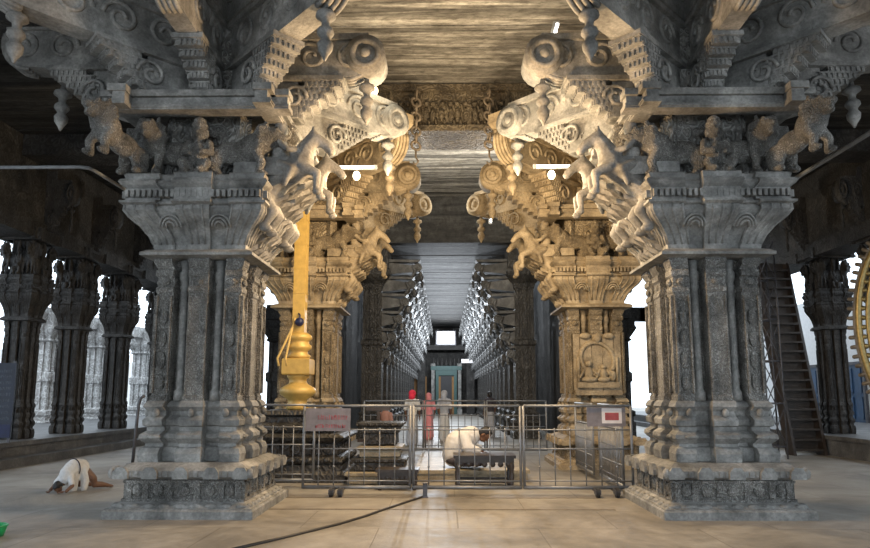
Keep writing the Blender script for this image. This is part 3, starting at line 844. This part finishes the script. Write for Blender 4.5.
for x0, x1, z, h in ((.2, .68, .18, .08), (.16, .66, .05, .06)):
    b = MB(); strokes(b, x0, x1, -.008, z, h, 1, rnd); b.build('text_line', M['red'], t)
# barriers running back on the right, finer bars
for i in range(2):
    barrier(f'dull fine-barred barrier running back on the right, {ORD[i]} from the front', (2.72 - .1 * i, BY + .14 + 1.66 * i, 0), R(90), 1.58, 15, 'barriers running back on the right')
t = thing('barrier_sign', 'white sign with a red printed block at the right end of the barriers', 'sign', (2.14, BY + .055, 1.07))
b = MB(); b.box(0, .62, -.01, .01, 0, .34); b.build('sign_board', M['signgrey'], t)
b = MB(); b.box(.24, .56, -.016, -.01, .05, .29); b.build('sign_field', M['signwhite'], t)
b = MB(); b.box(.29, .51, -.02, -.016, .1, .22); b.build('printed_block', M['red'], t)
for i in range(3):
    x = -2.3 + 1.64 * i
    barrier(('left', 'middle', 'right')[i] + ' barrier of the row far behind the seated person', (x, 17.6, 0), 0, 1.58, 8, 'barriers behind the seated person')
barrier('low rail beside the foot of the yellow mast', (-3.5, 11.45, .0), 0, 1.08, 5, 'steel crowd barriers')

# ------------------------------------------------------------------ mast and its pedestal
t = thing('mast_pedestal', 'dark carved stepped pedestal under the yellow mast', 'pedestal', (-2.95, 12.98, 0))
b = MB(); b.rings([sq(1.0, 0), sq(1.0, .14), sq(.95, .2), sq(.95, .3)]); b.build('lower_step', M['dark_shaded'], t)
b = MB(); b.rings([sq(.9, .3), sq(.94, .36), sq(.9, .44), sq(.82, .48), sq(.82, .68), sq(.93, .74), sq(.97, .8), sq(.86, .86)])
for k in range(4):
    m = Matrix.Rotation(k * PI / 2, 4, 'Z')
    for i in range(11): b.ell((-.82 + .164 * i, -.92, .39), (.075, .05, .06), 8, 6, None, m)
    for i in range(8): b.box(-.76 + .2 * i, -.65 + .2 * i, -.86, -.81, .5, .67, m)
b.build('moulded_tier', M['dark_shaded'], t)
b = MB(); b.rings([sq(.72, .86), sq(.76, .92), sq(.76, 1.0), sq(.64, 1.06), sq(.64, 1.16), sq(.7, 1.2), sq(.66, 1.28)]); b.build('upper_tier', M['dark_shaded'], t)
t = thing('yellow_mast', 'tall yellow painted mast with a moulded vase-shaped foot', 'mast', (-3.06, 12.95, 1.28))
b = MB()
b.lathe([(.2, 0), (.22, .03), (.22, .1), (.18, .14), (.2, .2), (.34, .3), (.36, .36), (.34, .42), (.2, .5), (.17, .54), (.17, .6), (.22, .64), (.22, .68)], 24); b.build('vase_foot', M['yellow'], t)
b = MB(); b.rings([sq(.25, .68), sq(.27, .7), sq(.27, .98), sq(.25, 1.0)]); b.build('foot_block', M['yellow'], t)
b = MB(); b.lathe([(.2, 1.0), (.24, 1.06), (.18, 1.1), (.18, 1.16), (.25, 1.2), (.25, 1.26), (.2, 1.3), (.2, 1.36), (.26, 1.4), (.25, 1.46), (.16, 1.52)], 24); b.build('foot_neck', M['yellow'], t)
b = MB(); b.rings([sq(.12, 1.5), sq(.12, 4.25)])
for i in range(5): b.rings([sq(.128, 1.8 + .5 * i), sq(.128, 1.83 + .5 * i)])
b.build('pole', M['yellow'], t)
b = MB(); b.ell((.04, -.2, 1.72), (.09, .09, .09)); b.tube([(.04, -.2, 1.78), (.04, -.16, 1.86), (0, -.12, 1.9)], .015, 6); b.build('bell', M['deepblue'], t)
for dx in (-.2, -.36):
    b = MB(); b.tube([(-.06, -.13, 1.8), (-.1, -.2, 1.6), (dx, -.26, 1.0), (dx + .03, -.26, .85)], .022, 6); b.build('rope', M['rope'], t)

# stepped stone altar lit from the side, low ledge, tables
t = thing('stepped_altar', 'dark stepped stone altar with lit yellow edges behind the left barrier panel', 'altar', (-1.32, 12.25, 0)); t.scale = (.82, .82, 1)
for k, (h, z0, z1) in enumerate(((.62, 0, .22), (.5, .22, .45), (.4, .45, .66), (.32, .66, .95), (.42, .95, 1.08))):
    b = MB(); b.rings([sq(h, z0), sq(h + .04, z0 + .03), sq(h + .04, z1 - .08), sq(h + .1, z1 - .05), sq(h + .1, z1 - .01), sq(h, z1)]); b.build('altar_tier', M['ledge'] if k in (0, 2) else M['dark_shaded'], t)  # lighter tiers carry the lit yellow edges as colour
b = MB(); b.box(-.66, 1.35, 12.1, 15.6, 0, .16); b.box(-.7, 1.39, 12.06, 15.64, .16, .22)
tag(b.build('stone_ledge', M['ledge']), 'low ochre stone ledge behind the seated person', 'platform')
def table(name, lab, loc, w, d, h, rz=0, carved=False):
    t = thing(name, lab, 'table', loc, rz)
    b = MB(); b.box(-w / 2, w / 2, -d / 2, d / 2, h - .05, h); b.box(-w / 2 + .03, w / 2 - .03, -d / 2 + .03, d / 2 - .03, h - .12, h - .05); b.build('table_top', M['wood'], t)
    for sx in (-1, 1):
        for sy in (-1, 1):
            b = MB(); b.lathe([(.03, 0), (.045, .03), (.03, .06), (.045, h * .4), (.03, h * .5), (.05, h * .65), (.04, h - .1)], 10, (sx * (w / 2 - .07), sy * (d / 2 - .07), 0)); b.build('leg', M['wood'], t)
    b = MB()
    for s in (-1, 1): b.box(-w / 2 + .06, w / 2 - .06, s * (d / 2 - .07) - .015, s * (d / 2 - .07) + .015, .1, .14)
    for i in range(7): b.ell((-w / 2 + .12 + (w - .24) * i / 6, -d / 2 + .05, h - .15), (.05, .02, .05), 8, 6)
    b.build('stretcher', M['wood'], t)
table('low_table', 'dark wooden low table in front of the person in white', (.52, 11.5, 0), 1.05, .6, .56)
table('low_table', 'dark wooden low table at the foot of the stepped altar', (-.95, 11.3, 0), .72, .45, .34)
b = MB(); b.box(-.03, .03, -.03, .03, 0, 1.3); b.box(-.42, .42, -.02, .02, .62, .68); b.box(-.25, .25, -.04, .04, 1.25, 1.32); b.box(-.25, .25, -.2, .2, 0, .05)
tag(b.build('wooden_stand', M['wood'], None, (-1.5, 13.4, 0)), 'dark wooden cross-armed stand behind the stepped altar', 'stand')

# ------------------------------------------------------------------ left aisle things
t = thing('notice_board', 'dark navy notice board with rows of pale lettering at the left platform', 'sign', (-10.15, 14.4, PH), R(14))
b = MB(); b.box(-.6, .42, -.03, .03, .1, 1.75); b.build('board', M['navy'], t)
rnd = random.Random(5)
for k in range(9):
    b = MB(); strokes(b, -.55, .34, -.03, .5 + .13 * k, .07, 1, rnd); b.build('text_line', M['ink'], t)
b = MB(); b.box(-.58, .4, -.04, -.03, .12, .4); b.build('lower_panel', M['deepblue'], t)
for x in (-.55, .37):
    b = MB(); b.box(x - .025, x + .025, .0, .05, 0, 1.8); b.build('leg', M['steel_dk'], t)
b = MB(); b.tube([(0, 0, 0), (.03, 0, .7), (.06, 0, 1.35), (.1, 0, 1.5), (.18, 0, 1.55)], .035, 8)
b.lathe([(.1, 0), (.1, .04), (.04, .06)], 12)
tag(b.build('handrail_post', M['steel_dk'], None, (-6.86, 14.2, 0)), 'dark curved handrail post beside the front left column', 'post')
t = thing('plastic_tub', 'green plastic tub at the left edge of the floor', 'tub', (-5.28, 7.55, 0))
b = MB(); b.lathe([(.12, 0), (.15, .1), (.15, .11), (.13, .11), (.11, .02)], 20); b.build('bowl', M['green'], t)
b = MB(); b.ring((0, 0, .115), .15, .012, (0, 0, 1), 20, 6); b.build('rim', M['green'], t)

# ------------------------------------------------------------------ right aisle things
t = thing('wooden_stair', 'tall steep dark wooden stair standing against the right platform', 'stair', (9.33, 17.4, 0), R(4))
NST = 20
for s in (-1, 1):
    b = MB(); b.prism([(-.1, 0), (.28, 0), (1.35, 5.3), (1.0, 5.3)], .035, Matrix.Translation((0, 0, 0)) @ Matrix.Rotation(PI / 2, 4, 'Z') @ Matrix.Translation((0, s * .42, 0))); b.build('stringer', M['wood'], t)
for i in range(NST):
    z = .12 + .26 * i; y = .05 + .2 * z
    b = MB(); b.box(-.4, .4, y - .1, y + .22, z, z + .035); b.box(-.4, .4, y + .12, y + .15, z, z + .26); b.box(-.4, .4, y - .12, y - .1, z - .01, z + .045); b.build('tread', M['wood_highlight'], t)
t = thing('steel_scaffold', 'slender cross-braced steel scaffold behind the front right column', 'scaffold', (8.05, 16.6, 0)); t.scale = (.7, .7, 1)
for x in (-.3, .3):
    for y in (-.3, .3):
        b = MB(); b.tube([(x, y, 0), (x, y, 5.2)], .03, 8); b.build('upright', M['steel_dk'], t)
for k in range(5):
    z = .3 + k * 1.05
    for y in (-.3, .3):
        b = MB(); b.tube([(-.3, y, z), (.3, y, z + .95)], .018, 6); b.tube([(.3, y, z), (-.3, y, z + .95)], .018, 6); b.tube([(-.3, y, z), (.3, y, z)], .022, 6); b.build('brace', M['steel_dk'], t)
b = MB(); b.box(-.12, .12, -.02, .02, 0, 2.9)
o = tag(b.build('leaning_plank', M['wood_lt'], None, (9.2, 19.8, 0)), 'light brown plank leaning behind the front right column', 'plank'); o.rotation_euler = (R(-8), 0, 0)
# brass arch
t = thing('brass_arch', 'large oval brass arch with a dark toothed rim at the right platform', 'arch', (9.98, 14.1, PH), R(-38))
def oval(rx, rz, zc, n=72): return [Vector((rx * math.cos(2 * PI * i / n), 0, zc + rz * math.sin(2 * PI * i / n))) for i in range(n + 1)]
b = MB(); b.tube(oval(1.0, 2.15, 2.55), .075, 8); b.tube(oval(.82, 1.95, 2.55), .05, 8)
for i in range(60):
    a = 2 * PI * i / 60
    b.ell((.91 * math.cos(a), -.02, 2.55 + 2.05 * math.sin(a)), (.06, .04, .06), 8, 6)
b.build('brass_band', M['gold'], t)
b = MB()
for i in range(64):
    a = 2 * PI * i / 64
    n_ = Vector((math.cos(a) / 1.0, 0, math.sin(a) / 2.15)).normalized(); c = Vector((1.05 * math.cos(a), 0, 2.55 + 2.2 * math.sin(a)))
    b.cap(c, c + n_ * .13, .05, .045, 6)
b.tube(oval(1.06, 2.21, 2.55), .05, 8); b.build('toothed_rim', M['iron'], t)
b = MB(); b.box(-.75, .75, -.3, .3, 0, .2); b.box(-.55, .55, -.22, .22, .2, .42); b.build('arch_base', M['iron'], t)
b = MB(); b.tube([(-.6, .05, 1.6), (.6, .05, 1.6)], .03, 6); b.tube([(-.6, .05, 3.4), (.6, .05, 3.4)], .03, 6); b.build('tie_bar', M['iron'], t)
t = thing('white_carton', 'small white carton on the right platform below the blue door', 'box', (11.2, 16.9, PH), R(10))
b = MB(); b.box(-.28, .28, -.15, .15, 0, .2); b.build('carton_body', M['carton'], t)
b = MB(); b.box(-.29, .29, -.16, .0, .2, .212); b.box(-.29, .29, .01, .16, .2, .212); b.build('carton_flap', M['carton'], t)

# ------------------------------------------------------------------ people
def hand(b, w, d, up, sc=1.0):
    """palm and five separate bent fingers; w wrist, d finger direction, up back of the hand"""
    d = Vector(d).normalized(); up = Vector(up); up = (up - d * up.dot(d)).normalized(); s = d.cross(up); w = Vector(w)
    b.ell(w + d * .045 * sc, (.045 * sc, .04 * sc, .018 * sc), 10, 8, Matrix((d, s, up)).transposed().to_quaternion())
    for i, ln in enumerate((.062, .075, .07, .052)):
        o = w + d * .08 * sc + s * (.03 - .02 * i) * sc
        b.chain([o - d * .02 * sc, o + d * ln * .5 * sc, o + d * ln * .85 * sc - up * .018 * sc], [.0095 * sc, .0085 * sc, .007 * sc], 6)
    o = w + d * .03 * sc + s * .035 * sc
    b.chain([o, o + d * .03 * sc + s * .025 * sc, o + d * .06 * sc + s * .03 * sc - up * .01], [.012 * sc, .01 * sc, .008 * sc], 6)
def head(b, c, fwd, up):
    fwd = Vector(fwd).normalized(); up = Vector(up); up = (up - fwd * up.dot(fwd)).normalized(); s = up.cross(fwd); c = Vector(c)
    q = Matrix((fwd, s, up)).transposed().to_quaternion()
    b.ell(c + up * .02, (.095, .076, .105), 12, 9, q); b.ell(c + fwd * .035 - up * .055, (.06, .052, .06), 10, 8, q)
    b.cap(c + fwd * .09 + up * .005, c + fwd * .112 - up * .03, .01, .014, 6)
    b.ell(c + fwd * .088 - up * .062, (.014, .024, .008), 8, 6, q); b.ell(c + fwd * .088 - up * .074, (.013, .021, .008), 8, 6, q)
    for k in (-1, 1):
        b.ell(c + fwd * .078 + s * .032 * k + up * .012, (.018, .016, .01), 8, 6, q); b.ell(c + fwd * .085 + s * .03 * k + up * .034, (.012, .022, .006), 8, 6, q)
        b.ell(c + s * .078 * k - up * .01, (.018, .01, .032), 8, 6, q)
    return q
def hair_mesh(c, fwd, up, full=True):
    fwd = Vector(fwd).normalized(); up = Vector(up); up = (up - fwd * up.dot(fwd)).normalized(); s = up.cross(fwd); c = Vector(c)
    q = Matrix((fwd, s, up)).transposed().to_quaternion(); b = MB()
    b.ell(c + up * .045 - fwd * .022, (.095, .086, .095), 12, 9, q); b.ell(c - fwd * .05 - up * .01, (.06, .078, .08), 10, 8, q)
    for k in range(9):
        a = PI * k / 8; b.ell(c + up * .1 + fwd * .05 * math.sin(a) - s * .05 * math.cos(a), (.03, .025, .02), 6, 5, q)
    return b

def bowing_person():
    t = thing('person', 'person in white bowing with the head to the floor beside the front left column', 'person', (-6.3, 11.05, 0), math.atan2(-.95, -.3))
    t.scale = (.68, .68, .8)
    b = MB()     # local +x is towards the head
    spine = [(-.1, 0, .43), (.1, 0, .46), (.27, 0, .33), (.36, 0, .24)]
    b.chain(spine, [.15, .14, .15, .11], 10)
    b.chain([(.36, 0, .22), (.45, 0, .15)], [.055, .052])
    hc = (.5, 0, .12); head(b, hc, (.35, 0, -.93), (.93, 0, .35))
    for s in (-1, 1):
        sp = .1 if s > 0 else .0            # the far leg is stretched out to the side
        b.chain([(-.12, s * .1, .4), (-.26, s * .17 + sp, .22), (-.3, s * .18 + sp, .1)], [.12, .085, .065], 10)
        b.chain([(-.29, s * .18 + sp, .1), (-.45, s * .17 + sp * 1.9, .085), (-.58, s * .16 + sp * 2.4, .06)], [.07, .06, .04], 10)
        b.chain([(-.58, s * .16 + sp * 2.4, .05), (-.66, s * .16 + sp * 2.7, .04)], [.042, .03]).chain([(-.66, s * .16 + sp * 2.7, .035), (-.71, s * .16 + sp * 2.85, .03)], [.032, .02])
        b.chain([(.3, s * .16, .28), (.36, s * .27, .14), (.5, s * .25, .05)], [.058, .045, .034], 8)
        hand(b, (.53, s * .22, .045), (.9, -s * .5, -.1), (0, 0, 1))
    link('body', remesh(b, 'body', .009, 2), M['skin'], t)
    b = MB()
    b.chain([(-.12, 0, .43), (.1, 0, .47), (.27, 0, .34), (.34, 0, .27)], [.2, .185, .185, .14], 12)
    for s in (-1, 1):
        b.chain([(-.1, s * .09, .4), (-.1, s * .17, .2), (-.06, s * .2, .05)], [.15, .1, .08], 10)
        b.chain([(.3, s * .15, .29), (.35, s * .24, .18)], [.075, .07], 8)
    b.chain([(.1, 0, .36), (.12, 0, .2), (.1, 0, .06)], [.17, .15, .12])
    link('white_wrap', remesh(b, 'white_wrap', .016, 3), M['white_cloth'], t)
    b = MB()
    pts = [(.1 + .02 * math.sin(a), .205 * math.cos(a), .46 + .195 * math.sin(a)) for a in [PI * k / 16 for k in range(-3, 20)]]
    b.tube(pts, .012, 6); b.build('waist_cord', M['dark_cloth'], t)
    link('hair', remesh(hair_mesh(hc, (.35, 0, -.93), (.93, 0, .35)), 'hair', .012, 1), M['hair'], t)
bowing_person()

def seated_person():
    t = thing('person', 'person in a white wrap sitting hunched behind the dark low table', 'person', (.22, 12.45, .25), R(-8)); t.scale = (1.2, 1.2, 1.15)
    b = MB()     # faces +x
    b.chain([(-.14, 0, .13), (-.1, 0, .35), (.1, 0, .48)], [.15, .15, .12], 10).chain([(.12, 0, .48), (.23, 0, .5)], [.055, .05])
    hc = (.31, 0, .51); head(b, hc, (.6, -.1, -.8), (.8, 0, .6))
    for s in (-1, 1):
        b.chain([(-.1, s * .1, .1), (.24, s * .28, .12), (.2, s * .05, .07)], [.1, .075, .05], 9)
        b.chain([(.2, s * .05, .06), (.24, -s * .08, .05)], [.045, .03])
        b.chain([(.02, s * .19, .48), (.08, s * .27, .27), (.26, s * .16, .22)], [.055, .045, .033], 8)
        hand(b, (.28, s * .14, .215), (.9, -s * .3, -.2), (.2, 0, 1))
    link('body', remesh(b, 'body', .009, 2), M['skin'], t)
    b = MB(); b.chain([(-.16, 0, .18), (-.1, 0, .37), (.1, 0, .49)], [.2, .21, .16], 12)
    for s in (-1, 1): b.chain([(.02, s * .18, .49), (.08, s * .26, .3), (.2, s * .19, .26)], [.09, .09, .08], 9)
    link('white_wrap', remesh(b, 'white_wrap', .016, 3), M['white_cloth'], t)
    b = MB(); b.ell((-.08, 0, .1), (.24, .26, .1))
    for s in (-1, 1): b.chain([(-.1, s * .12, .1), (.24, s * .28, .12), (.17, s * .1, .08)], [.11, .095, .075], 9)
    link('lower_wrap', remesh(b, 'lower_wrap', .016, 3), M['dark_cloth'], t)
    link('hair', remesh(hair_mesh(hc, (.6, -.1, -.8), (.8, 0, .6)), 'hair', .012, 1), M['hair'], t)
seated_person()

def standing_person(lab, loc, rz, top, low, hd=None, k=1.0, stride=.1):
    t = thing('person', lab, 'person', loc, rz); t.scale = (k, k, k)
    b = MB()     # faces +x
    b.chain([(0, 0, .92), (0, 0, 1.12), (0, 0, 1.34)], [.13, .12, .14], 10).chain([(0, 0, 1.4), (.01, 0, 1.5)], [.06, .05])
    hc = (.03, 0, 1.57); head(b, hc, (1, 0, -.1), (0, 0, 1))
    for s in (-1, 1):
        b.chain([(0, s * .09, .9), (.03 + s * stride * .5, s * .1, .48), (s * stride, s * .1, .08)], [.09, .06, .042], 9)
        b.chain([(s * stride, s * .1, .04), (s * stride + .16, s * .12, .03)], [.04, .028])
        b.chain([(0, s * .18, 1.38), (-.02, s * .23, 1.12), (.08, s * .22, .9)], [.055, .042, .032], 8)
        hand(b, (.09, s * .22, .88), (.3, 0, -1), (0, s, 0))
    link('body', remesh(b, 'body', .013, 2), M['skin'], t)
    b = MB(); b.chain([(0, 0, .85), (0, 0, 1.1), (0, 0, 1.36)], [.165, .15, .155], 12)
    for s in (-1, 1): b.chain([(0, s * .17, 1.38), (-.02, s * .23, 1.14)], [.075, .065], 8)
    link('upper_garment', remesh(b, 'upper_garment', .02, 2), M[top], t)
    b = MB(); b.chain([(0, 0, .92), (.01, 0, .5), (0, 0, .12)], [.165, .19, .2], 12)
    link('lower_wrap', remesh(b, 'lower_wrap', .02, 2), M[low], t)
    if hd:
        h = MB(); h.ell((-.0, 0, 1.63), (.13, .125, .12)).ell((-.06, 0, 1.52), (.1, .11, .12)); link('head_scarf', remesh(h, 'head_scarf', .02, 2), M[hd], t)
    else: link('hair', remesh(hair_mesh(hc, (1, 0, -.1), (0, 0, 1)), 'hair', .015, 1), M['hair'], t)
standing_person('distant person with a bright red head scarf in the corridor', (-1.15, 20.5, 0), R(80), 'white_cloth', 'grey_cloth', 'red_cloth', .98)
standing_person('distant person in pink beside the red head scarf', (-.7, 23.2, 0), R(100), 'pink_cloth', 'pink_cloth', 'pink_cloth', .93)
standing_person('distant person in grey before the teal gateway', (-.15, 22.6, 0), R(75), 'grey_cloth', 'white_cloth', 'grey_cloth', .98)
standing_person('distant person in dark clothes at the right side of the corridor', (1.55, 24.5, 0), R(110), 'dark_cloth', 'grey_cloth', None, .98)
standing_person('person in a mauve top standing behind the stepped altar', (-1.55, 15.6, 0), R(60), 'mauve_cloth', 'dark_cloth', None, .8)

# ------------------------------------------------------------------ light
w = bpy.data.worlds.new('overcast_sky'); S.world = w; w.use_nodes = True
bg = w.node_tree.nodes['Background']; bg.inputs['Color'].default_value = (.78, .89, 1, 1); bg.inputs['Strength'].default_value = 2.6
for s in (-1, 1):
    point_light((s * .9, 11.1, 4.9), 430, WARM, .1)  # bodiless lights added near the bulbs to warm the columns
for s in (-1, 1): point_light((s * .3, 8.6, 4.5), 280, (1, .64, .32), .12)  # lights without fixtures, added to warm the front columns' inner faces
point_light((1.6, 10.3, 7.5), 50, (1, .88, .66), .1)
point_light((-1.2, 11.0, 7.3), 35, (1, .86, .62), .1)
point_light((-1.2, 17.6, 7.3), 300, (1, .92, .78), .06); point_light((1.2, 17.6, 7.3), 300, (1, .92, .78), .06)
point_light((7.5, 6.6, 5.6), 90, (.95, .97, 1), .2); point_light((-5.6, 5.6, 5.6), 45, (.95, .97, 1), .2)
for i in range(7):                          # point lights without bodies, added to brighten the corridor brackets
    for s in (-1, 1):
        y = CY0 + CDY * (1.5 + 1.5 * i)
        point_light((s * .75, y, 5.0), 230, COOL, .06)
# cameras
cam = bpy.data.cameras.new('camera'); co = bpy.data.objects.new('camera', cam); C.objects.link(co)
cam.sensor_width = 36; cam.lens = 650 / 870 * 36; cam.shift_y = 32 / 870; cam.clip_end = 300
co.location = (-.17, 0, 1.6); co.rotation_euler = (R(90 + 7.65), 0, R(.76))
S.camera = co
S.view_settings.view_transform = 'Standard'; S.view_settings.look = 'None'; S.view_settings.gamma = 1
S.view_settings.use_curve_mapping = False; S.view_settings.exposure = 0.0
